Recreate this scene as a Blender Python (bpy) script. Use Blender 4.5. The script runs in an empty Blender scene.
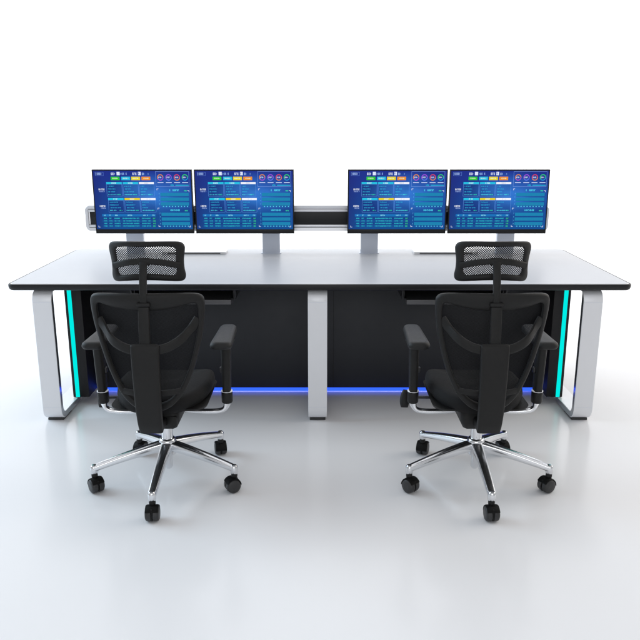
import bpy, bmesh, math, random
from mathutils import Vector, Matrix
random.seed(7)
sc = bpy.context.scene
col = sc.collection
R = math.radians

# ------------------------------------------------------------------ materials
def lin(h):
    h = h.lstrip('#')
    v = [int(h[i:i+2], 16)/255 for i in (0, 2, 4)]
    return tuple((c/12.92 if c <= .04045 else ((c+.055)/1.055)**2.4) for c in v) + (1,)

def mat(name, color, rough=.5, metal=0, noise=0, nscale=60, bump=0, bscale=400, coat=0, spec=.5, stretch=None):
    m = bpy.data.materials.new(name); m.use_nodes = True
    nt = m.node_tree; b = nt.nodes['Principled BSDF']
    b.inputs['Base Color'].default_value = color
    b.inputs['Roughness'].default_value = rough
    b.inputs['Metallic'].default_value = metal
    b.inputs['Coat Weight'].default_value = coat
    b.inputs['Specular IOR Level'].default_value = spec
    tc = nt.nodes.new('ShaderNodeTexCoord')
    src = tc.outputs['Object']
    if stretch:
        mp = nt.nodes.new('ShaderNodeMapping'); mp.inputs['Scale'].default_value = stretch
        nt.links.new(src, mp.inputs['Vector']); src = mp.outputs['Vector']
    if noise:
        n = nt.nodes.new('ShaderNodeTexNoise'); n.inputs['Scale'].default_value = nscale
        n.inputs['Detail'].default_value = 4
        nt.links.new(src, n.inputs['Vector'])
        mr = nt.nodes.new('ShaderNodeMapRange')
        mr.inputs['To Min'].default_value = max(0, rough-noise); mr.inputs['To Max'].default_value = min(1, rough+noise)
        nt.links.new(n.outputs['Fac'], mr.inputs['Value'])
        nt.links.new(mr.outputs['Result'], b.inputs['Roughness'])
    if bump:
        n2 = nt.nodes.new('ShaderNodeTexNoise'); n2.inputs['Scale'].default_value = bscale
        nt.links.new(src, n2.inputs['Vector'])
        bp = nt.nodes.new('ShaderNodeBump'); bp.inputs['Strength'].default_value = bump; bp.inputs['Distance'].default_value = .001
        nt.links.new(n2.outputs['Fac'], bp.inputs['Height'])
        nt.links.new(bp.outputs['Normal'], b.inputs['Normal'])
    return m

def emit(name, color, strength):
    m = bpy.data.materials.new(name); m.use_nodes = True
    nt = m.node_tree; nt.nodes.clear()
    o = nt.nodes.new('ShaderNodeOutputMaterial'); e = nt.nodes.new('ShaderNodeEmission')
    e.inputs['Color'].default_value = color; e.inputs['Strength'].default_value = strength
    nt.links.new(e.outputs[0], o.inputs[0])
    return m

M = {}
M['floor'] = mat('floor_gloss', (.765, .768, .78, 1), .19, spec=.17)
M['top'] = mat('white_laminate', (.535, .545, .57, 1), .33, noise=.03, nscale=20, bump=.03, bscale=900, spec=.09)
M['edge'] = mat('black_edge', (.008, .008, .009, 1), .42, bump=.1, spec=.35)
M['alu'] = mat('satin_aluminium', (.80, .81, .835, 1), .42, .25, noise=.05, nscale=40, stretch=(1, 1, 12))
M['alu2'] = mat('rail_aluminium', (.78, .79, .82, 1), .34, .45, noise=.06, nscale=30, stretch=(1, 20, 20))
M['post'] = mat('post_grey', (.66, .70, .78, 1), .45, .1, noise=.04)
M['panel'] = mat('charcoal_panel', (.0140, .0155, .0205, 1), .5, noise=.05, nscale=15, bump=.15, bscale=700)
M['pier'] = mat('dark_side_panel', (.0075, .0066, .0078, 1), .45, noise=.05, bump=.1, spec=.3)
M['black'] = mat('black_plastic', (.0072, .0070, .0068, 1), .50, noise=.06, nscale=90, bump=.3, bscale=1400, spec=.30)
M['black2'] = mat('soft_black_pad', (.0075, .0075, .0075, 1), .55, noise=.05, bump=.4, bscale=900, spec=.36)
M['dark'] = mat('dark_metal', (.02, .02, .022, 1), .35, .3, noise=.05)
M['tray'] = mat('tray_grey', (.11, .11, .115, 1), .4, .2, noise=.05)
M['chrome'] = mat('chrome', (.74, .75, .77, 1), .19, 1, noise=.03, nscale=25)
M['wheel'] = mat('wheel_rubber', (.024, .024, .025, 1), .45, noise=.05, bump=.2)
M['bezel'] = mat('bezel_black', (.006, .006, .0065, 1), .4, noise=.04, spec=.3)
M['white'] = mat('white_lid', (.88, .88, .88, 1), .35, noise=.03)
M['rim'] = mat('highlight_white', (.90, .90, .91, 1), .3, noise=.03)  # whiter than the laminate: the edge highlight is put into this colour
M['polish'] = mat('polished_aluminium', (.55, .56, .60, 1), .16, .95, noise=.04)
M['cyan'] = emit('cyan_led', (0.0, .86, .80, 1), 1.0)
M['blue'] = emit('blue_led', (.022, .080, .85, 1), 2.0)
M['seat'] = mat('seat_fabric', (.0055, .0055, .006, 1), .75, bump=.8, bscale=1200, spec=.25)

def mesh_fabric(name, pitch, thr, colr):
    """woven net: real holes by alpha over metric UVs"""
    m = bpy.data.materials.new(name); m.use_nodes = True
    nt = m.node_tree; b = nt.nodes['Principled BSDF']
    b.inputs['Base Color'].default_value = colr; b.inputs['Roughness'].default_value = .6; b.inputs['Specular IOR Level'].default_value = .2
    uv = nt.nodes.new('ShaderNodeUVMap')
    sp = nt.nodes.new('ShaderNodeSeparateXYZ'); nt.links.new(uv.outputs[0], sp.inputs[0])
    def mth(op, a, bb=None):
        n = nt.nodes.new('ShaderNodeMath'); n.operation = op
        for i, x in enumerate((a, bb)):
            if x is None: continue
            if isinstance(x, (int, float)): n.inputs[i].default_value = x
            else: nt.links.new(x, n.inputs[i])
        return n.outputs[0]
    k = math.pi/pitch
    a = mth('SINE', mth('MULTIPLY', mth('ADD', sp.outputs[0], sp.outputs[1]), k))
    c = mth('SINE', mth('MULTIPLY', mth('SUBTRACT', sp.outputs[0], sp.outputs[1]), k))
    f = mth('ABSOLUTE', mth('MULTIPLY', a, c))
    al = mth('LESS_THAN', f, thr)
    nt.links.new(al, b.inputs['Alpha'])
    return m
M['net'] = mesh_fabric('headrest_net', .0086, .60, (.008, .008, .008, 1))
M['net2'] = mesh_fabric('backrest_net', .0046, .54, (.0035, .0036, .0042, 1))

# ------------------------------------------------------------------ mesh helpers
def build(name, bm, m, parent=None, smooth=40, loc=None):
    me = bpy.data.meshes.new(name)
    bmesh.ops.recalc_face_normals(bm, faces=bm.faces)
    bm.to_mesh(me); bm.free()
    for mm in (m if isinstance(m, (list, tuple)) else [m]): me.materials.append(mm)
    for p in me.polygons: p.use_smooth = True
    me.set_sharp_from_angle(angle=R(smooth))
    o = bpy.data.objects.new(name, me); col.objects.link(o)
    if parent: o.parent = parent
    if loc: o.location = loc
    return o

def box(bm, cx, cy, cz, sx, sy, sz, bev=.003, rot=None, seg=2):
    t = bmesh.new()
    bmesh.ops.create_cube(t, size=1)
    bmesh.ops.scale(t, vec=(sx, sy, sz), verts=t.verts)
    if bev: bmesh.ops.bevel(t, geom=list(t.edges), offset=bev, segments=seg, affect='EDGES', profile=.5)
    if rot is not None: bmesh.ops.transform(t, matrix=rot, verts=t.verts)
    bmesh.ops.translate(t, vec=(cx, cy, cz), verts=t.verts)
    merge(bm, t)

def merge(bm, t):
    me = bpy.data.meshes.new('tmp'); t.to_mesh(me); t.free(); bm.from_mesh(me); bpy.data.meshes.remove(me)

def catmull(pts, n=6, closed=False):
    P = [Vector(p) for p in pts]; out = []; N = len(P)
    segs = N if closed else N-1
    for i in range(segs):
        if closed: p0, p1, p2, p3 = P[(i-1) % N], P[i], P[(i+1) % N], P[(i+2) % N]
        else: p0, p1, p2, p3 = P[max(i-1, 0)], P[i], P[i+1], P[min(i+2, N-1)]
        for k in range(n):
            t = k/n
            out.append(.5*((2*p1)+(-p0+p2)*t+(2*p0-5*p1+4*p2-p3)*t*t+(-p0+3*p1-3*p2+p3)*t**3))
    if not closed: out.append(P[-1])
    return out

def sweep(bm, pts, w, h, up=(0, 0, 1), n=14, e=.6, closed=False, caps=True):
    """superellipse section swept along pts; w across, h along 'up'; w,h may be functions of 0..1"""
    pts = [Vector(p) for p in pts]; N = len(pts); rings = []
    up = Vector(up)
    for i, p in enumerate(pts):
        a = pts[(i-1) % N] if (closed or i > 0) else p
        b = pts[(i+1) % N] if (closed or i < N-1) else p
        d = (b-a).normalized()
        s = d.cross(up)
        if s.length < 1e-5: s = Vector((1, 0, 0))
        s.normalize(); u = s.cross(d).normalized()
        t = i/max(1, N-1)
        ww = w(t) if callable(w) else w; hh = h(t) if callable(h) else h
        ring = []
        for k in range(n):
            th = 2*math.pi*(k+.5)/n
            c, q = math.cos(th), math.sin(th)
            ring.append(bm.verts.new(p + s*(ww/2*math.copysign(abs(c)**e, c)) + u*(hh/2*math.copysign(abs(q)**e, q))))
        rings.append(ring)
    for i in range(N if closed else N-1):
        A, B = rings[i], rings[(i+1) % N]
        for k in range(n): bm.faces.new((A[k], A[(k+1) % n], B[(k+1) % n], B[k]))
    if not closed and caps:
        bm.faces.new(rings[0]); bm.faces.new(rings[-1])

def lathe(bm, prof, origin, axis=(0, 0, 1), n=28):
    """prof: (radius, along)"""
    ax = Vector(axis).normalized(); q = ax.to_track_quat('Z', 'Y'); o = Vector(origin); rings = []
    for r, a in prof:
        if r < 1e-6: rings.append([bm.verts.new(o+ax*a)])
        else: rings.append([bm.verts.new(o + q @ Vector((r*math.cos(2*math.pi*k/n), r*math.sin(2*math.pi*k/n), a))) for k in range(n)])
    for A, B in zip(rings, rings[1:]):
        for k in range(n):
            k2 = (k+1) % n
            if len(A) == 1 and len(B) == 1: break
            if len(A) == 1: bm.faces.new((A[0], B[k2], B[k]))
            elif len(B) == 1: bm.faces.new((A[k], A[k2], B[0]))
            else: bm.faces.new((A[k], A[k2], B[k2], B[k]))
    if len(rings[0]) > 1: bm.faces.new(rings[0])
    if len(rings[-1]) > 1: bm.faces.new(rings[-1])

def rrect(hx, hy, r, n=8):
    r = max(r, .0005); out = []
    for cx, cy, a0 in ((hx-r, hy-r, 0), (-hx+r, hy-r, 90), (-hx+r, -hy+r, 180), (hx-r, -hy+r, 270)):
        for k in range(n+1):
            a = R(a0+90*k/n); out.append((cx+r*math.cos(a), cy+r*math.sin(a)))
    return out

def slab(bm, cx, cy, hx, hy, r, prof, plane='xy'):
    """stack of inset rounded rectangles: prof = [(inset, z)...], capped"""
    rings = []
    for ins, z in prof:
        ring = []
        for x, y in rrect(hx-ins, hy-ins, r-ins):
            v = (cx+x, cy+y, z) if plane == 'xy' else ((cx+x, z, cy+y) if plane == 'xz' else (z, cx+x, cy+y))
            ring.append(bm.verts.new(v))
        rings.append(ring)
    for A, B in zip(rings, rings[1:]):
        for k in range(len(A)): bm.faces.new((A[k], A[(k+1) % len(A)], B[(k+1) % len(A)], B[k]))
    bm.faces.new(rings[0]); bm.faces.new(rings[-1])

def ring_frame(bm, outer, inner, yf, thick, n=12, e=.7):
    rings = []
    for (ox, oz), (ix, iz) in zip(outer, inner):
        ring = []
        mx, mz = (ox+ix)/2, (oz+iz)/2
        for k in range(n):
            th = 2*math.pi*k/n; c, q = math.cos(th), math.sin(th)
            c = math.copysign(abs(c)**e, c); q = math.copysign(abs(q)**e, q)
            x, z = mx+(ox-mx)*c, mz+(oz-mz)*c
            ring.append(bm.verts.new((x, yf(x, z)+thick/2*q, z)))
        rings.append(ring)
    N = len(rings)
    for i in range(N):
        A, B = rings[i], rings[(i+1) % N]
        for k in range(n): bm.faces.new((A[k], A[(k+1) % n], B[(k+1) % n], B[k]))

def empty(name, loc, label, cat, group=None, rz=0):
    o = bpy.data.objects.new(name, None); col.objects.link(o); o.location = loc; o.rotation_euler.z = rz
    o.empty_display_size = .2
    o['label'] = label; o['category'] = cat
    if group: o['group'] = group
    return o

# ------------------------------------------------------------------ the setting: white seamless studio floor
bm = bmesh.new()
prof = [(-5.0, 0.0), (2.0, 0.0), (6.0, 0.0), (9.0, 0.0)]
rad = 5.0
for k in range(1, 25):
    a = R(90*k/24); prof.append((9.0+rad*math.sin(a), rad-rad*math.cos(a)))
prof += [(14.0, 9.0), (14.0, 14.0)]
xs = [-26, -12, 0, 12, 26]
grid = [[bm.verts.new((x, y, z)) for x in xs] for y, z in prof]
for a, b in zip(grid, grid[1:]):
    for k in range(len(xs)-1): bm.faces.new((a[k], a[k+1], b[k+1], b[k]))
fl = build('floor', bm, M['floor'], smooth=60)
fl['kind'] = 'structure'
fl['label'] = 'glossy white seamless studio floor sweeping up into white backdrop'

# ------------------------------------------------------------------ the desk
CX = -.0125
DG = 'control_desk'
desk = empty(DG, (CX, 4.1, 0), 'long white topped control room desk with black edge, cyan light strips and monitor rail', 'desk')
off = Vector((-CX, -4.1, 0))
def dpart(name, bm, m, parent=None, smooth=40):
    bmesh.ops.translate(bm, vec=off, verts=bm.verts)
    return build(name, bm, m, parent or desk, smooth)

# desktop: front edge y=3.63, back y=4.70
ty, hy = (3.63+4.755)/2, (4.755-3.63)/2
bm = bmesh.new()
slab(bm, -.002, ty, 1.5640, hy-.0160, .0250, [(.0, .7435), (0, .7493), (.0008, .7500)])
top = dpart('desktop', bm, M['top'], smooth=30)
bm = bmesh.new()
slab(bm, -.002, ty, 1.5695, hy-.0105, .0305, [(.0, .7430), (0, .7472), (.0030, .7491), (.0050, .7492)])
dpart('highlight_trim', bm, M['rim'], top, smooth=30)  # thin ring painting the bright highlight line along the desktop edge
bm = bmesh.new()
slab(bm, -.002, ty, 1.580, hy, .040, [(.016, .7155), (.010, .7165), (.004, .7210), (.001, .7280), (0, .7340), (.0005, .7440), (.0025, .7480), (.0110, .7485), (.0110, .7420)])
dpart('edge_band', bm, M['edge'], top, smooth=50)

# loop legs
def leg(x0, foot=True):
    bm = bmesh.new()
    y0, y1, z0, z1 = 3.637, 4.60, .012, .7150
    t = .032; w = .0985
    hy_, hz_ = (y1-y0)/2, (z1-z0)/2
    cy_, cz_ = (y0+y1)/2, (z0+z1)/2
    o = rrect(hy_, hz_, .062, 10); i = rrect(hy_-t, hz_-t, .042, 10)
    i = [(y, z) for y, z in i]
    it = rrect(hy_-t, hz_-t+.020, .012, 10)      # upper corners nearly square, thin top bar
    i = [(it[k][0], it[k][1]) if k < 22 else i[k] for k in range(len(i))]
    V = []
    b = .0025
    for (oy, oz), (iy, iz) in zip(o, i):
        d = Vector((iy-oy, iz-oz)).normalized()
        pts = []
        for xx, yy, zz in ((-w/2, oy+d.x*b, oz+d.y*b), (-w/2+b, oy, oz), (w/2-b, oy, oz), (w/2, oy+d.x*b, oz+d.y*b),
                           (w/2, iy-d.x*b, iz-d.y*b), (w/2-b, iy, iz), (-w/2+b, iy, iz), (-w/2, iy-d.x*b, iz-d.y*b)):
            pts.append(bm.verts.new((x0+xx, cy_+yy, cz_+zz)))
        V.append(pts)
    N = len(V)
    for k in range(N):
        A, B = V[k], V[(k+1) % N]
        for j in range(8): bm.faces.new((A[j], A[(j+1) % 8], B[(j+1) % 8], B[j]))
    bm.faces.ensure_lookup_table()
    for f_i, f in enumerate(bm.faces): f.material_index = 1 if f_i % 8 in (3, 7) else 0
    lg = dpart('leg', bm, [M['alu'], M['polish']], smooth=30)
    for zz in (.655, .085):      # seams where the bent corners join the straight lengths
        bm = bmesh.new(); box(bm, x0, y0+.0002, zz, w-.004, .0012, .0013, 0)
        dpart('joint_line', bm, M['post'], lg)
    for yy in (y0+.105, y1-.105):
        bm = bmesh.new(); box(bm, x0, yy, .0062, w*.84, .13, .0122, .001)
        dpart('foot', bm, M['wheel'], lg)
LX = 1.4475
for x in (CX-LX+.0492, CX, CX+LX-.0492): leg(x)

# dark side panels filling the rear of the end legs, each with an upright cyan light strip
for s in (-1, 1):
    bm = bmesh.new()
    xo, xi = CX+s*1.3735, CX+s*1.2835
    box(bm, (xo+xi)/2, 4.185, .3805, abs(xo-xi), .57, .667, .0015)
    p = dpart('side_panel', bm, M['pier'])
    bm = bmesh.new()
    box(bm, CX+s*1.347, 3.899, .3805, .0215, .006, .664, .001)
    dpart('light_strip', bm, M['cyan'], p)

bm = bmesh.new()
box(bm, CX, 4.125, .3695, 2.5655, .018, .689, .0015)
mp_ = dpart('modesty_panel', bm, M['panel'])
for xx in (CX-1.235, CX+1.235, CX+.09):
    bm = bmesh.new(); box(bm, xx, 4.1155, .3665, .003, .0015, .66, 0)
    dpart('panel_joint', bm, M['edge'], mp_)
bm = bmesh.new()
box(bm, CX, 4.121, .0130, 2.56, .012, .018, .001)
dpart('floor_light', bm, M['blue'])

# keyboard trays on runners under the top
for x in (-.712, .700):
    bm = bmesh.new()
    slab(bm, x, 3.90, .25, .16, .012, [(.003, .622), (0, .625), (0, .638), (.003, .641)])
    box(bm, x, 3.745, .6315, .498, .014, .026, .004)
    t = dpart('keyboard_tray', bm, M['tray'])
    for s in (-1, 1):
        bm = bmesh.new()
        box(bm, x+s*.262, 3.92, .675, .012, .30, .072, .002)
        box(bm, x+s*.255, 3.92, .640, .026, .28, .006, .001)
        box(bm, x+s*.280, 3.90, .708, .05, .34, .010, .001)
        box(bm, x+s*.270, 3.76, .680, .008, .03, .05, .002, Matrix.Rotation(R(25), 3, 'X').to_4x4())
        dpart('runner', bm, M['dark'], t)

# support posts
for x in (-1.154, -.305, .308, 1.157):
    bm = bmesh.new()
    slab(bm, x, 4.590, .0545, .020, .006, [(.001, .7510), (0, .7525), (0, 1.02)])
    p = dpart('support_post', bm, M['post'])
    bm = bmesh.new()
    slab(bm, x, 4.590, .062, .028, .006, [(0, .7502), (0, .7518), (.002, .7530)])
    dpart('base_plate', bm, M['post'], p)

# monitor rail: ribbed aluminium extrusion with black core, rounded end caps
bm = bmesh.new()
x0, x1 = -1.432, 1.396
rx, hx = (x0+x1)/2, (x1-x0)/2
def rail_bar(zc, hz, y0, y1, ins):
    box(bm, rx, (y0+y1)/2, zc, 2*(hx-ins), y1-y0, 2*hz, .0015)
zt, zb = 1.055, .900
# outer frame ring in x-z plane
N_o = rrect(hx, (zt-zb)/2, .030, 8); N_i = rrect(hx-.020, (zt-zb)/2-.020, .010, 8)
V = []
zc = (zt+zb)/2
for (ox, oz), (ix, iz) in zip(N_o, N_i):
    V.append([bm.verts.new((rx+ox, 4.565, zc+oz)), bm.verts.new((rx+ox*.9985, 4.503, zc+oz)), bm.verts.new((rx+ox*.9975, 4.500, zc+oz*.97)), bm.verts.new((rx+ix, 4.502, zc+iz)), bm.verts.new((rx+ix, 4.565, zc+iz))])
for k in range(len(V)):
    A, B = V[k], V[(k+1) % len(V)]
    for j in range(5): bm.faces.new((A[j], A[(j+1) % 5], B[(j+1) % 5], B[j]))
for s in (-1, 1):
    box(bm, rx, 4.530, zc+s*.0470, 2*(hx-.020), .052, .0150, .002)
rail = dpart('monitor_rail', bm, M['alu2'], smooth=30)
bm = bmesh.new()
box(bm, rx, 4.528, zc, 2*(hx-.030), .045, .0785, .001)
dpart('rail_core', bm, M['edge'], rail)
for s in (-1, 1):
    bm = bmesh.new(); box(bm, rx, 4.5035, zc+s*.0560, 2*(hx-.022), .004, .0022, 0)
    dpart('rail_groove', bm, M['dark'], rail)

# cable lids
for x in (-.786, .786):
    bm = bmesh.new()
    slab(bm, x, 4.60, .200, .055, .004, [(0, .7502), (0, .7610), (.002, .7630)])
    f = dpart('cable_lid', bm, M['white'])
    bm = bmesh.new()
    box(bm, x, 4.5440, .7550, .33, .004, .0055, 0)
    dpart('slot', bm, M['tray'], f)

# ------------------------------------------------------------------ monitors
def screen_base_mat():
    m = bpy.data.materials.new('screen_glow'); m.use_nodes = True
    nt = m.node_tree; b = nt.nodes['Principled BSDF']
    b.inputs['Base Color'].default_value = (.004, .004, .006, 1); b.inputs['Roughness'].default_value = .35; b.inputs['Specular IOR Level'].default_value = .12
    at = nt.nodes.new('ShaderNodeAttribute'); at.attribute_name = 'Col'
    uv = nt.nodes.new('ShaderNodeUVMap')
    # soft glow blotches in the picture shown on the display
    nz = nt.nodes.new('ShaderNodeTexNoise'); nz.inputs['Scale'].default_value = 3.2; nz.inputs['Detail'].default_value = 6
    nt.links.new(uv.outputs[0], nz.inputs['Vector'])
    gm = nt.nodes.new('ShaderNodeMapping'); gm.vector_type = 'POINT'
    gm.inputs['Location'].default_value = (-.62*2.2, -.62*2.6, 0); gm.inputs['Scale'].default_value = (2.2, 2.6, 1)
    nt.links.new(uv.outputs[0], gm.inputs['Vector'])
    gr = nt.nodes.new('ShaderNodeTexGradient'); gr.gradient_type = 'SPHERICAL'
    nt.links.new(gm.outputs[0], gr.inputs['Vector'])
    mu = nt.nodes.new('ShaderNodeMath'); mu.operation = 'MULTIPLY'
    nt.links.new(gr.outputs['Fac'], mu.inputs[0]); nt.links.new(nz.outputs['Fac'], mu.inputs[1])
    mx = nt.nodes.new('ShaderNodeMix'); mx.data_type = 'RGBA'; mx.blend_type = 'ADD'
    mx.inputs[0].default_value = 1
    sc2 = nt.nodes.new('ShaderNodeMix'); sc2.data_type = 'RGBA'
    sc2.inputs[6].default_value = (0, 0, 0, 1); sc2.inputs[7].default_value = (.045, .28, .75, 1)
    nt.links.new(mu.outputs[0], sc2.inputs[0])
    # fine line pattern
    nt.links.new(at.outputs['Color'], mx.inputs[6]); nt.links.new(sc2.outputs[2], mx.inputs[7])
    nt.links.new(mx.outputs[2], b.inputs['Emission Color']); b.inputs['Emission Strength'].default_value = 1.0
    return m
def screen_ui_mat():
    m = bpy.data.materials.new('screen_picture'); m.use_nodes = True
    nt = m.node_tree; b = nt.nodes['Principled BSDF']
    b.inputs['Base Color'].default_value = (.004, .004, .006, 1); b.inputs['Roughness'].default_value = .35; b.inputs['Specular IOR Level'].default_value = .12
    at = nt.nodes.new('ShaderNodeAttribute'); at.attribute_name = 'Col'
    nt.links.new(at.outputs['Color'], b.inputs['Emission Color']); b.inputs['Emission Strength'].default_value = 1.0
    return m
M['scr'] = screen_base_mat(); M['ui'] = screen_ui_mat()

SW, SH = .586, .376      # housing
BW, BT, BB = .0065, .007, .026
def make_screen(parent):
    rnd = random.Random(3)
    w, h = SW-2*BW, SH-BT-BB
    me = bpy.data.meshes.new('screen')
    verts, faces, cols, mi = [], [], [], []
    def P(u, v, d): return (-w/2+u*w, -d, SH-BT-v*h)
    def quad(u0, v0, u1, v1, c, d=.0006, cv=None, m=1):
        n = len(verts)
        verts.extend([P(u0, v1, d), P(u1, v1, d), P(u1, v0, d), P(u0, v0, d)])
        faces.append((n, n+1, n+2, n+3)); mi.append(m)
        cols.append(cv or [c]*4)
    A = lambda hx: lin(hx)
    NX, NY = 10, 8
    def bg(u, v):
        t = v
        c0, c1 = A('#14298a'), A('#064c90')
        side = A('#15206e')
        c = [c0[k]*(1-t)+c1[k]*t for k in range(3)]
        e = min(1, max(0, (.14-u)/.14))
        c = [c[k]*(1-e*.6)+side[k]*e*.6 for k in range(3)]
        return tuple(c)+(1,)
    for i in range(NX):
        for j in range(NY):
            u0, u1, v0, v1 = i/NX, (i+1)/NX, j/NY, (j+1)/NY
            quad(u0, v0, u1, v1, None, 0.0, [bg(u0, v1), bg(u1, v1), bg(u1, v0), bg(u0, v0)], 0)
    def outline(u0, v0, u1, v1, c, t=.0025, d=.0012):
        tv = t*w/h
        quad(u0, v0, u1, v0+tv, c, d); quad(u0, v1-tv, u1, v1, c, d)
        quad(u0, v0+tv, u0+t, v1-tv, c, d); quad(u1-t, v0+tv, u1, v1-tv, c, d)
    def txt(u0, v, u1, hv, c, d=.0018, gap=.18):
        gw = hv*h/w*.62; u = u0
        while u+gw < u1:
            if rnd.random() > gap:
                k = rnd.randrange(4)
                quad(u, v, u+gw*.28, v+hv, c, d)
                if k != 1: quad(u+gw*.28, v, u+gw*.75, v+hv*.25, c, d)
                if k != 2: quad(u+gw*.28, v+hv*.4, u+gw*.75, v+hv*.6, c, d)
                if k == 0: quad(u+gw*.5, v+hv*.6, u+gw*.75, v+hv, c, d)
                if k == 3: quad(u+gw*.28, v+hv*.78, u+gw*.75, v+hv, c, d)
            u += gw
    W = A('#dfe8ff'); CY = A('#25c8e6'); TE = A('#1fb6c4')
    outline(.022, .022, .108, .085, A('#5f86d8')); txt(.03, .036, .102, .034, A('#9db8ee'))
    txt(.185, .032, .238, .04, W, gap=.05); quad(.243, .018, .275, .075, W); txt(.283, .034, .35, .036, A('#8fb2ea')); 
    txt(.405, .032, .455, .04, W, gap=.05); quad(.462, .018, .490, .075, W); txt(.466, .03, .488, .03, A('#1b3a9a'), d=.0024); txt(.503, .034, .545, .038, A('#a9c4f0'), gap=.05); txt(.562, .04, .585, .03, A('#6f90d0'))
    for u0, c in ((.180, '#27c52c'), (.288, '#18b9e0'), (.390, '#e9d21c'), (.495, '#ee9023')):
        quad(u0, .100, u0+.090, .158, A(c)); txt(u0+.014, .119, u0+.078, .020, A('#e8f6d8') , d=.0012)
    for r, (v0, v1) in enumerate(((.190, .432), (.462, .705))):
        for k, (u0, u1) in enumerate(((.130, .290), (.300, .458), (.466, .620))):
            o = .008*r
            c = [['#1cc0e2', '#1cc0e2', '#f2f5ff'], ['#1cc0e2', '#e9d21c', '#f2f5ff']][r][k]
            quad(u0+o, v0+.036, u1+o, v1, A('#0b3480'), .0005, m=0)
            quad(u0+o, v0, u1+o, v0+.034, A(c), .0012)
            txt(u0+o+.055, v0+.008, u0+o+.105, .019, A('#e9ffff') if k < 2 else A('#b8c4dc'), d=.0018)
            outline(u0+o, v0+.036, u1+o, v1, A('#5f9aea'), .0022)
            for q in range(4):
                vv = v0+.062+q*.047
                L = rnd.uniform(.07, .13) if k < 2 else rnd.uniform(.03, .07)
                if k == 2 and q == 3: L = .115
                txt(u0+o+.014, vv, u0+o+.014+L, .018, A('#4fdcf0') if q == 3 else A('#2cb0dc'), gap=.1)
                if q == 3: txt(u1+o-.05, vv, u1+o-.012, .018, A('#2fd7b0'), gap=.1)
    for v in (.30, .585):
        txt(.048, v, .112, .028, A('#eef3ff'), gap=.02); txt(.052, v+.040, .118, .020, A('#9fb6ea'), gap=.05)
    quad(.065, .738, .620, .778, A('#0f6fb8'), .0005)
    for u0, u1 in ((.085, .105), (.14, .165), (.19, .235), (.33, .385), (.49, .54), (.585, .61)):
        txt(u0, .748, u1, .022, A('#8fe4f4'), gap=.05)
    for q in range(4):
        v = .796+q*.044
        quad(.065, v-.002, .620, v+.034, A('#0c4c92') if q % 2 else A('#0a3f86'), .0005)
        for u0, u1 in ((.08, .115), (.135, .172), (.19, .255), (.275, .455), (.475, .57)):
            txt(u0, v+.006, u1, .018, A('#2ccbd4'), gap=.08)
        txt(.59, v+.004, .618, .024, A('#33d07c'), gap=.0)
    outline(.640, .012, .982, .268, A('#7fa4ea'), .0022)
    for k, (u, c1, c2) in enumerate(((.688, '#e58a3c', '#b04ad0'), (.773, '#a44fe0', '#5f7cf0'), (.858, '#e0405c', '#e58a3c'), (.940, '#2fd06a', '#1c9fd8'))):
        n = len(verts); r0, r1 = .024, .0315
        for t in range(24):
            a0, a1 = 2*math.pi*t/24, 2*math.pi*(t+1)/24
            c = A(c1) if t < 14 else A(c2); b0 = len(verts)
            for (rr, aa) in ((r0, a0), (r1, a0), (r1, a1), (r0, a1)):
                verts.append(P(u+rr*math.cos(aa), .112-rr*math.sin(aa)*w/h, .0018))
            faces.append((b0, b0+1, b0+2, b0+3)); cols.append([c]*4); mi.append(1)
        txt(u-.020, .100, u+.021, .024, W, gap=0); quad(u-.030, .192, u+.030, .206, A('#c9d8f8'), .0018)
    txt(.79, .232, .83, .024, CY, gap=0); quad(.84, .238, .975, .248, CY, .0018)
    for v0 in (.315, .655):
        outline(.660, v0-.025, .985, v0+.300, A('#2f6cc0'), .0016)
        txt(.775, v0, .885, .030, A('#4fe0f4'), gap=.03); txt(.925, v0+.012, .96, .022, A('#38e0a0'), gap=0)
        for q in range(3):
            v = v0+.058+q*.080
            quad(.680, v, .972, v+.056, A('#1180b0'), .0009)
            for s in range(22):
                us = .682+s*.0132
                quad(us, v+.01+.03*rnd.random(), us+.004, v+.054, A('#1786ac'), .0016)
            quad(.680, v+.056, .972, v+.062, A('#0c4c8a'), .0009)
        for q in range(4): txt(.665, v0+.06+q*.06, .677, .018, A('#5fc4ea'), gap=0)
        for q in range(9): quad(.700+q*.031, v0+.283, .712+q*.031, v0+.298, A('#4fc8e4'), .0018)
    for cx_, cy_, sx, sy in ((.645, .955, 1, -1), (.978, .962, -1, -1), (.645, .30, 1, 1), (.978, .33, -1, 1), (.02, .965, 1, -1), (.645, .63, 1, 1)):
        u0, u1 = sorted((cx_, cx_+sx*.018)); v0, v1 = sorted((cy_, cy_+sy*.004*w/h)); quad(u0, v0, u1, v1, W, .0022)
        u0, u1 = sorted((cx_, cx_+sx*.004)); v0, v1 = sorted((cy_, cy_+sy*.028)); quad(u0, v0, u1, v1, W, .0026)
    me.from_pydata(verts, [], faces)
    me.materials.append(M['scr']); me.materials.append(M['ui'])
    ca = me.color_attributes.new('Col', 'FLOAT_COLOR', 'CORNER')
    uvl = me.uv_layers.new(name='UVMap')
    li = 0
    for p, c4, m_ in zip(me.polygons, cols, mi):
        p.material_index = m_
        for k, l in enumerate(p.loop_indices):
            ca.data[l].color = c4[k]
            co = me.vertices[me.loops[l].vertex_index].co
            uvl.data[l].uv = ((co.x+w/2)/w, (co.z-BB)/h)
    o = bpy.data.objects.new('screen', me); col.objects.link(o); o.parent = parent
    o.location = (0, -.0035, 0)
    return o

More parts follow.
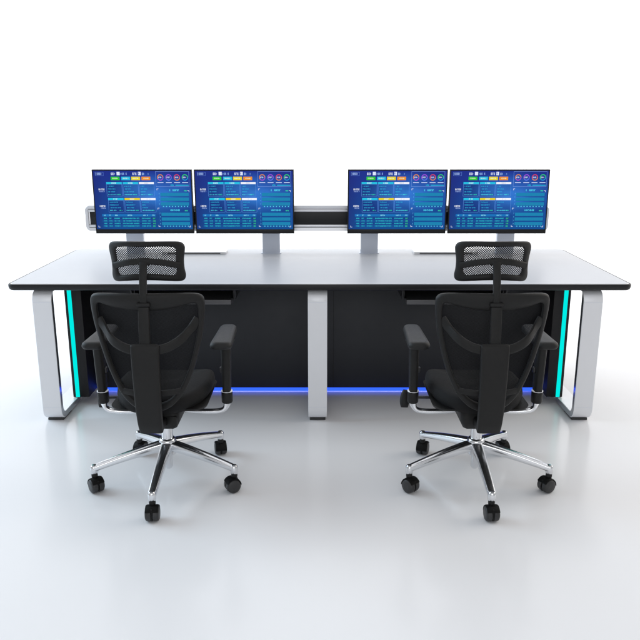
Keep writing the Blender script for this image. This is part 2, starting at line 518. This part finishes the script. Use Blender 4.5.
def make_monitor(label):
    t = empty('monitor', (0, 0, 0), label, 'monitor', 'monitors mounted along the desk rail')
    bm = bmesh.new()     # housing: front frame with recess edges and thin body
    box(bm, 0, .010, SH/2, SW, .022, SH, .0015)
    box(bm, 0, .030, SH*.45, SW*.62, .030, SH*.6, .008)
    build('housing', bm, M['bezel'], t)
    bm = bmesh.new()
    for a in (-1, 1): box(bm, a*(SW/2-BW/2), -.003, SH/2, BW, .005, SH, .001)
    box(bm, 0, -.003, SH-BT/2, SW-2*BW, .005, BT-.0005, .001)
    box(bm, 0, -.003, BB/2, SW-2*BW, .006, BB-.0005, .001)
    build('bezel', bm, M['bezel'], t)
    make_screen(t)
    bm = bmesh.new()
    box(bm, 0, .052, SH*.30, .10, .014, .10, .003)
    box(bm, 0, .085, .078, .07, .060, .055, .003)
    build('mounting_bracket', bm, M['dark'], t)
    return t

def copy_tree(o, parent=None):
    c = o.copy(); col.objects.link(c)
    if parent: c.parent = parent
    for ch in [x for x in bpy.data.objects if x.parent == o]: copy_tree(ch, c)
    return c

ML = ['outermost monitor on the left end of the rail, behind the left chair',
      'monitor left of the desk centre, beside the open middle stretch of the rail',
      'monitor right of the desk centre, beside the open middle stretch of the rail',
      'outermost monitor on the right end of the rail, behind the right chair']
mx_ = [-1.045, -.447, .4566, 1.0555]
mon0 = make_monitor(ML[0])
for i, x in enumerate(mx_):
    m = mon0 if i == 0 else copy_tree(mon0)
    m.location = (x, 4.40, .899); m['label'] = ML[i]

# ------------------------------------------------------------------ the chairs (facing +y, hub at origin)
def yb(x, z):
    t = (z-.41)/.5
    return -.225 - .045*t + .030*math.sin(math.pi*t)*.6 + .055*(x/.22)**2*(.5+.5*t)

def make_chair(label):
    c = empty('office_chair', (0, 0, 0), label, 'office chair', 'black mesh office chairs at the desk')
    # --- star base
    bm = bmesh.new()
    lathe(bm, [(.026, .128), (.034, .132), (.037, .150), (.037, .192), (.034, .202), (.028, .206), (.026, .206)], (0, 0, 0))
    build('hub', bm, M['chrome'], c)
    angs = [-90+72*k for k in range(5)]
    RB = .321
    for k, a in enumerate(angs):
        RB = (.334, .314, .328, .328, .314)[k]
        d = Vector((math.cos(R(a)), math.sin(R(a)), 0))
        bm = bmesh.new()
        pts = [d*(.024+(RB-.024)*t)+Vector((0, 0, .172-.066*t+.004*math.sin(math.pi*t))) for t in [j/14 for j in range(15)]]
        sweep(bm, pts, lambda t: .049-.016*t, lambda t: .042-.018*t, e=.50, n=18)
        e_ = d*RB
        lathe(bm, [(.0, .122), (.010, .121), (.0155, .115), (.0165, .106), (.0160, .086), (.014, .083), (.008, .083)], (e_.x, e_.y, 0), n=24)
        build('base_arm', bm, M['chrome'], c)
        # caster
        sw = [8, -35, 40, -60, 25][k]
        rot = Matrix.Rotation(R([4, -62, -165, 160, 40][k]), 4, 'Z')
        ce = bmesh.new(); wheels = []
        def T(bmx):
            bmesh.ops.transform(bmx, matrix=Matrix.Translation(Vector((e_.x, e_.y, 0))) @ rot @ Matrix.Translation(Vector((0, -.010, 0))), verts=bmx.verts)
        for s in (-1, 1):
            if s == 1: ce = bmesh.new()
            lathe(ce, [(.0, .0275), (.012, .0285), (.024, .0275), (.0295, .024), (.0315, .018), (.0315, .006), (.029, .0035), (.0, .0035)], (0, 0, .0318), (s, 0, 0), n=32)
            T(ce); wheels.append(ce)
        ce = bmesh.new()
        # hood over the wheels
        hp = [Vector((0, .0345*math.cos(R(t)), .0318+.0345*math.sin(R(t)))) for t in range(-5, 152, 12)]
        sweep(ce, hp, .046, .006, up=(0, 0, 1), e=.4, n=10) if False else None
        prev = None
        for p in hp:
            row = [ce.verts.new((x, p.y, p.z)) for x in (-.026, -.020, .020, .026)]
            row[0].co = Vector((-.026, p.y*.93, .0318+(p.z-.0318)*.93)); row[3].co = Vector((.026, p.y*.93, .0318+(p.z-.0318)*.93))
            if prev:
                for j in range(3): ce.faces.new((prev[j], prev[j+1], row[j+1], row[j]))
            prev = row
        bmesh.ops.solidify(ce, geom=list(ce.faces), thickness=.0028)
        box(ce, 0, 0, .034, .005, .05, .05, .001)
        lathe(ce, [(.0, .062), (.012, .063), (.0135, .070), (.0135, .080), (.010, .0845), (.0, .0845)], (0, .010, 0), n=20)
        T(ce)
        w_ = build('caster', ce, M['black'], c)
        for q_ in wheels: build('wheel', q_, M['wheel'], w_)
    # --- gas column
    bm = bmesh.new()
    lathe(bm, [(.0, .190), (.0245, .195), (.0245, .262), (.021, .266), (.0175, .268), (.0175, .335), (0, .335)], (0, 0, 0))
    build('gas_column', bm, M['chrome'], c)
    bm = bmesh.new()
    lathe(bm, [(.0, .062), (.012, .062), (.016, .07), (.016, .13), (0, .13)], (0, 0, 0))
    build('column_foot', bm, M['chrome'], c)
    # --- tilt mechanism
    bm = bmesh.new()
    slab(bm, 0, -.03, .085, .13, .03, [(.03, .300), (.012, .310), (0, .335), (0, .375), (.006, .388)])
    sweep(bm, catmull([(0, -.12, .352), (0, -.19, .345), (0, -.25, .362)]), .075, .045, e=.5)
    box(bm, .055, -.13, .345, .05, .07, .05, .012)
    build('tilt_mechanism', bm, M['black'], c)
    # --- seat
    bm = bmesh.new()
    def seat_outline(k, n=48):
        a = 2*math.pi*k/n
        cx_, sy_ = math.cos(a), math.sin(a)
        ex = .62
        x = .208*math.copysign(abs(cx_)**ex, cx_); y = .235*math.copysign(abs(sy_)**ex, sy_)
        x *= .97 - .20*max(0, (-y-.02)/.235)
        return x, y+.03
    rings = []
    for sc_, z in ((.80, .398), (.93, .402), (.985, .418), (1.0, .436), (.99, .452), (.955, .464), (.88, .471), (.6, .470), (.3, .466)):
        ring = []
        for k in range(48):
            x, y = seat_outline(k)
            zz = z - .022*max(0, (y-.12)/.14)**2 + .014*(abs(x)/.222)**3 - .012
            ring.append(bm.verts.new((x*sc_, .03+(y-.03)*sc_, zz)))
        rings.append(ring)
    for A_, B_ in zip(rings, rings[1:]):
        for k in range(48): bm.faces.new((A_[k], A_[(k+1) % 48], B_[(k+1) % 48], B_[k]))
    bm.faces.new(rings[0]); bm.faces.new(rings[-1])
    st = build('seat', bm, M['seat'], c)
    bm = bmesh.new()
    slab(bm, 0, .03, .20, .20, .07, [(.05, .384), (.02, .386), (.004, .392), (0, .401)])
    build('seat_pan', bm, M['black'], st)
    # --- lever
    bm = bmesh.new()
    sweep(bm, catmull([(-.05, .05, .362), (-.16, .07, .362), (-.235, .08, .360), (-.284, .082, .356)]), .010, .010)
    build('lever', bm, M['dark'], c)
    bm = bmesh.new()
    sweep(bm, catmull([(-.284, .085, .392), (-.288, .082, .368), (-.292, .075, .340), (-.293, .068, .318)]), lambda t: .020+.014*math.sin(math.pi*min(1, t*.9)), lambda t: .030+.014*math.sin(math.pi*t), up=(1, 0, 0), e=.8)
    build('lever_paddle', bm, M['black'], c)
    # --- armrests
    for s in (-1, 1):
        bm = bmesh.new()
        sweep(bm, catmull([(s*.255, -.050, .405), (s*.2545, -.050, .388), (s*.248, -.050, .364), (s*.228, -.049, .349), (s*.19, -.047, .344), (s*.14, -.043, .343), (s*.07, -.035, .345)], 7), .034, .022, up=(0, 1, 0) if False else (0, .2, 1), e=.75, n=16)
        build('arm_bracket', bm, M['chrome'], c, loc=(s*.011, .050, -.018))
        bm = bmesh.new()
        lathe(bm, [(0, .386), (.021, .386), (.024, .392), (.024, .432), (.021, .440), (0, .440)], (s*.255, -.05, 0), n=24)
        sweep(bm, catmull([(s*.255, -.050, .44), (s*.256, -.050, .52), (s*.257, -.050, .60), (s*.257, -.050, .652)]), lambda t: .036+.008*t, lambda t: .050+.018*t, up=(0, 1, 0), e=.6, n=16)
        box(bm, s*.257, -.040, .648, .060, .12, .014, .005)
        ar = build('armrest', bm, M['black'], c, loc=(s*.011, .050, -.018))
        bm = bmesh.new()
        lathe(bm, [(.0225, .436), (.0245, .437), (.0245, .441), (.0225, .442)], (s*.255, -.05, 0), n=24)
        build('trim_ring', bm, M['alu'], ar)
        bm = bmesh.new()
        box(bm, s*(.257-.0235), -.052, .535, .012, .022, .024, .004)
        build('height_button', bm, M['dark'], ar)
        bm = bmesh.new()
        rings = []
        n = 40
        for ins, z in ((.018, .652), (.006, .654), (.001, .661), (0, .668), (.003, .678), (.010, .6835), (.022, .6855)):
            ring = []
            for (px, py) in rrect(.044-ins, .155-ins, .030-ins*.6, 9):
                t = (py+.155)/.31
                x = px*(1.06-.22*t)*1.0 + (.0)
                ring.append(bm.verts.new((s*(.250+x)+ (0 if s > 0 else 0), -.020+py, z+.004*(2*t-1)**2)))
            rings.append(ring)
        for A_, B_ in zip(rings, rings[1:]):
            L = len(A_)
            for k in range(L): bm.faces.new((A_[k], A_[(k+1) % L], B_[(k+1) % L], B_[k]))
        bm.faces.new(rings[0]); bm.faces.new(rings[-1])
        build('arm_pad', bm, M['black2'], ar, smooth=60)
    # --- back frame
    half_o = [(0, .907), (.07, .907), (.14, .905), (.190, .900), (.213, .888), (.220, .862), (.217, .805), (.208, .745), (.194, .680), (.175, .610), (.151, .545), (.121, .485), (.082, .442), (.042, .420), (0, .412)]
    half_i = [(0, .836), (.06, .838), (.115, .846), (.155, .856), (.180, .862), (.193, .846), (.192, .795), (.185, .740), (.172, .678), (.154, .612), (.131, .553), (.102, .502), (.068, .468), (.035, .452), (0, .446)]
    def full(hp):
        p = [(x, z) for x, z in hp]
        m_ = [(-x, z) for x, z in hp[1:-1]][::-1]
        q = catmull([(x, 0, z) for x, z in p+m_], 5, closed=True)
        return [(v.x, v.z) for v in q]
    O_, I_ = full(half_o), full(half_i)
    bm = bmesh.new()
    ring_frame(bm, O_, I_, yb, .030)
    bf = build('back_frame', bm, M['black'], c, smooth=60)
    # woven net stretched in the frame
    def net(name, hp, yf, m, parent, nx=20, nz=24, dy=.006):
        zs = [z for x, z in hp]
        ztop, zbot = hp[0][1], hp[-1][1]
        bm = bmesh.new(); uvl = bm.loops.layers.uv.new('UVMap')
        # scan polygon rows: half width at z
        poly = hp
        def halfw(z):
            best = 0
            for (xa, za), (xb, zb_) in zip(poly, poly[1:]):
                if min(za, zb_)-1e-9 <= z <= max(za, zb_)+1e-9:
                    t = 0 if abs(zb_-za) < 1e-9 else (z-za)/(zb_-za)
                    best = max(best, xa+(xb-xa)*t)
            return best
        zmax, zmin = max(zs), min(zs)
        rows = []
        for j in range(nz+1):
            z = zmax-.0005+(zmin-zmax+.001)*j/nz
            hw = halfw(z)
            rows.append([bm.verts.new((hw*(2*i/nx-1), yf(hw*(2*i/nx-1), z)+dy, z)) for i in range(nx+1)])
        for A_, B_ in zip(rows, rows[1:]):
            for i in range(nx):
                f = bm.faces.new((A_[i], A_[i+1], B_[i+1], B_[i]))
                for l in f.loops: l[uvl].uv = (l.vert.co.x, l.vert.co.z)
        return build(name, bm, m, parent)
    mid = [((a+b)/2, (za+zb_)/2) for (a, za), (b, zb_) in zip(half_o, half_i)]
    net('back_mesh', mid, yb, M['net2'], c)
    # --- Y shaped support behind the net
    bm = bmesh.new()
    for s in (-1, 1):
        q = catmull([(s*.192, yb(.19, .79)-.004, .797), (s*.168, yb(.168, .765)-.014, .762), (s*.132, -.268, .727), (s*.088, -.285, .702), (s*.040, -.292, .690), (0, -.294, .687)], 6)
        sweep(bm, q, .014, lambda t: .034+.004*t, up=(0, 0, 1), e=.55)
    build('lumbar_support', bm, M['black'], c)
    bm = bmesh.new()
    q = catmull([(-.122, yb(.12, .5)-.006, .503), (-.07, -.240, .500), (0, -.250, .499), (.07, -.240, .500), (.122, yb(.12, .5)-.006, .503)], 6)
    sweep(bm, q, .012, .024, up=(0, 0, 1), e=.55)
    build('lower_crossbar', bm, M['black'], c)
    # --- spine: lower broad cover and narrow upper post
    bm = bmesh.new()
    path = [(-.290, .712), (-.296, .698), (-.300, .66), (-.302, .60), (-.300, .53), (-.296, .46), (-.288, .41), (-.280, .380), (-.266, .352)]
    q = catmull([(0, y, z) for y, z in path], 5)
    sweep(bm, q, lambda t: (.112-.020*t)*(min(1, .80+t*4.5)), lambda t: .034 if t > .06 else .026, up=(0, -1, 0), e=.34, n=24)
    build('spine_cover', bm, M['black'], c, smooth=50)
    bm = bmesh.new()
    q = catmull([(0, -.288, .690), (0, -.290, .74), (0, -.286, .80), (0, -.276, .855)], 5)
    sweep(bm, q, .042, .022, up=(0, -1, 0), e=.4)
    box(bm, 0, -.272, .866, .050, .030, .014, .003)
    build('spine_post', bm, M['black'], c)
    # --- headrest
    q = catmull([(0, -.274, .858), (0, -.272, .91), (0, -.262, .96), (0, -.250, 1.000), (0, -.236, 1.020)], 6)
    bm = bmesh.new()
    sweep(bm, q, lambda t: .028, .016, up=(0, -1, 0), e=.4)
    sweep(bm, [(-.018, -.229, 1.021), (-.010, -.232, 1.022), (0, -.234, 1.022), (.010, -.232, 1.022), (.018, -.229, 1.021)], .022, .030, e=.6)
    build('headrest_stem', bm, M['black'], c)
    yh = lambda x, z: -.222 + .060*(x/.146)**2 - .010*((z-1.02)/.07)
    ho = [(0, 1.099), (.06, 1.098), (.115, 1.094), (.136, 1.088), (.146, 1.072), (.1445, 1.05), (.140, 1.02), (.140, .985), (.143, .958), (.138, .940), (.122, .934), (.085, .939), (.045, .944), (0, .946)]
    hi = [(0, 1.078), (.055, 1.077), (.095, 1.074), (.108, 1.070), (.114, 1.060), (.114, 1.045), (.112, 1.02), (.112, .99), (.112, .975), (.108, .965), (.098, .962), (.070, .966), (.038, .971), (0, .973)]
    bm = bmesh.new()
    ring_frame(bm, full(ho), full(hi), yh, .022)
    hr = build('headrest', bm, M['black'], c, smooth=60)
    mid = [((a+b)/2, (za+zb_)/2) for (a, za), (b, zb_) in zip(ho, hi)]
    net('headrest_mesh', mid, yh, M['net'], hr, dy=.003)
    bm = bmesh.new()
    q = catmull([(x*.126, yh(x*.126, 1.01)-.012, 1.023-.024*x*x) for x in (-1, -.6, -.3, 0, .3, .6, 1)], 5)
    sweep(bm, q, .012, .025, up=(0, 0, 1), e=.55)
    build('headrest_bar', bm, M['black'], hr)
    return c

ch = make_chair('black mesh high-back office chair at the left workstation, in front of the two left monitors')
ch2 = copy_tree(ch)
for o in bpy.data.objects:      # the right chair's seat and back sit slightly off its base
    if o.parent == ch2 and o.name.split('.')[0] not in ('hub', 'base_arm', 'caster', 'gas_column', 'column_foot'):
        o.location.x -= .015
ch.location = (-.665, 2.98, 0)
ch2.location = (.680, 2.98, 0)
ch2['label'] = 'black mesh high-back office chair at the right workstation, in front of the two right monitors'

# ------------------------------------------------------------------ light
w = bpy.data.worlds.new('World'); sc.world = w; w.use_nodes = True
bgn = w.node_tree.nodes['Background']; bgn.inputs[0].default_value = (.97, .98, 1, 1); bgn.inputs[1].default_value = .47
def area(name, loc, target, sx, sy, power, color):
    l = bpy.data.lights.new(name, 'AREA'); l.shape = 'RECTANGLE'; l.size = sx; l.size_y = sy; l.energy = power; l.color = color
    o = bpy.data.objects.new(name, l); col.objects.link(o); o.location = loc
    o.rotation_euler = (Vector(target)-Vector(loc)).to_track_quat('-Z', 'Y').to_euler()
    return o
area('softbox_left', (-7.0, 5.0, 3.4), (-3.2, 4.6, 0), 5, 4, 430, (.67, .85, 1))
area('softbox_right', (7.0, 5.0, 3.4), (3.2, 4.6, 0), 5, 4, 215, (1, .93, .84))
area('softbox_top', (0, 4.0, 7.0), (0, 4.0, 0), 11, 8, 150, (1, .98, 1))
area('backdrop_light', (0, 8.0, 7.5), (0, 14.0, 5.0), 18, 3, 2100, (1, 1, 1))
area('softbox_front', (0, -5.0, 3.2), (0, 4.0, .5), 6, 3, 105, (.97, .98, 1))

# ------------------------------------------------------------------ camera
cd = bpy.data.cameras.new('camera'); cam = bpy.data.objects.new('camera', cd); col.objects.link(cam)
cam.location = (0, 0, 1.51)
cam.rotation_euler = (R(90-14.6), 0, 0)
cd.sensor_width = 36; cd.lens = 737/640*36
cd.clip_end = 200
sc.camera = cam
sc.view_settings.view_transform = 'Standard'; sc.view_settings.look = 'None'
sc.view_settings.exposure = 0; sc.view_settings.gamma = 1
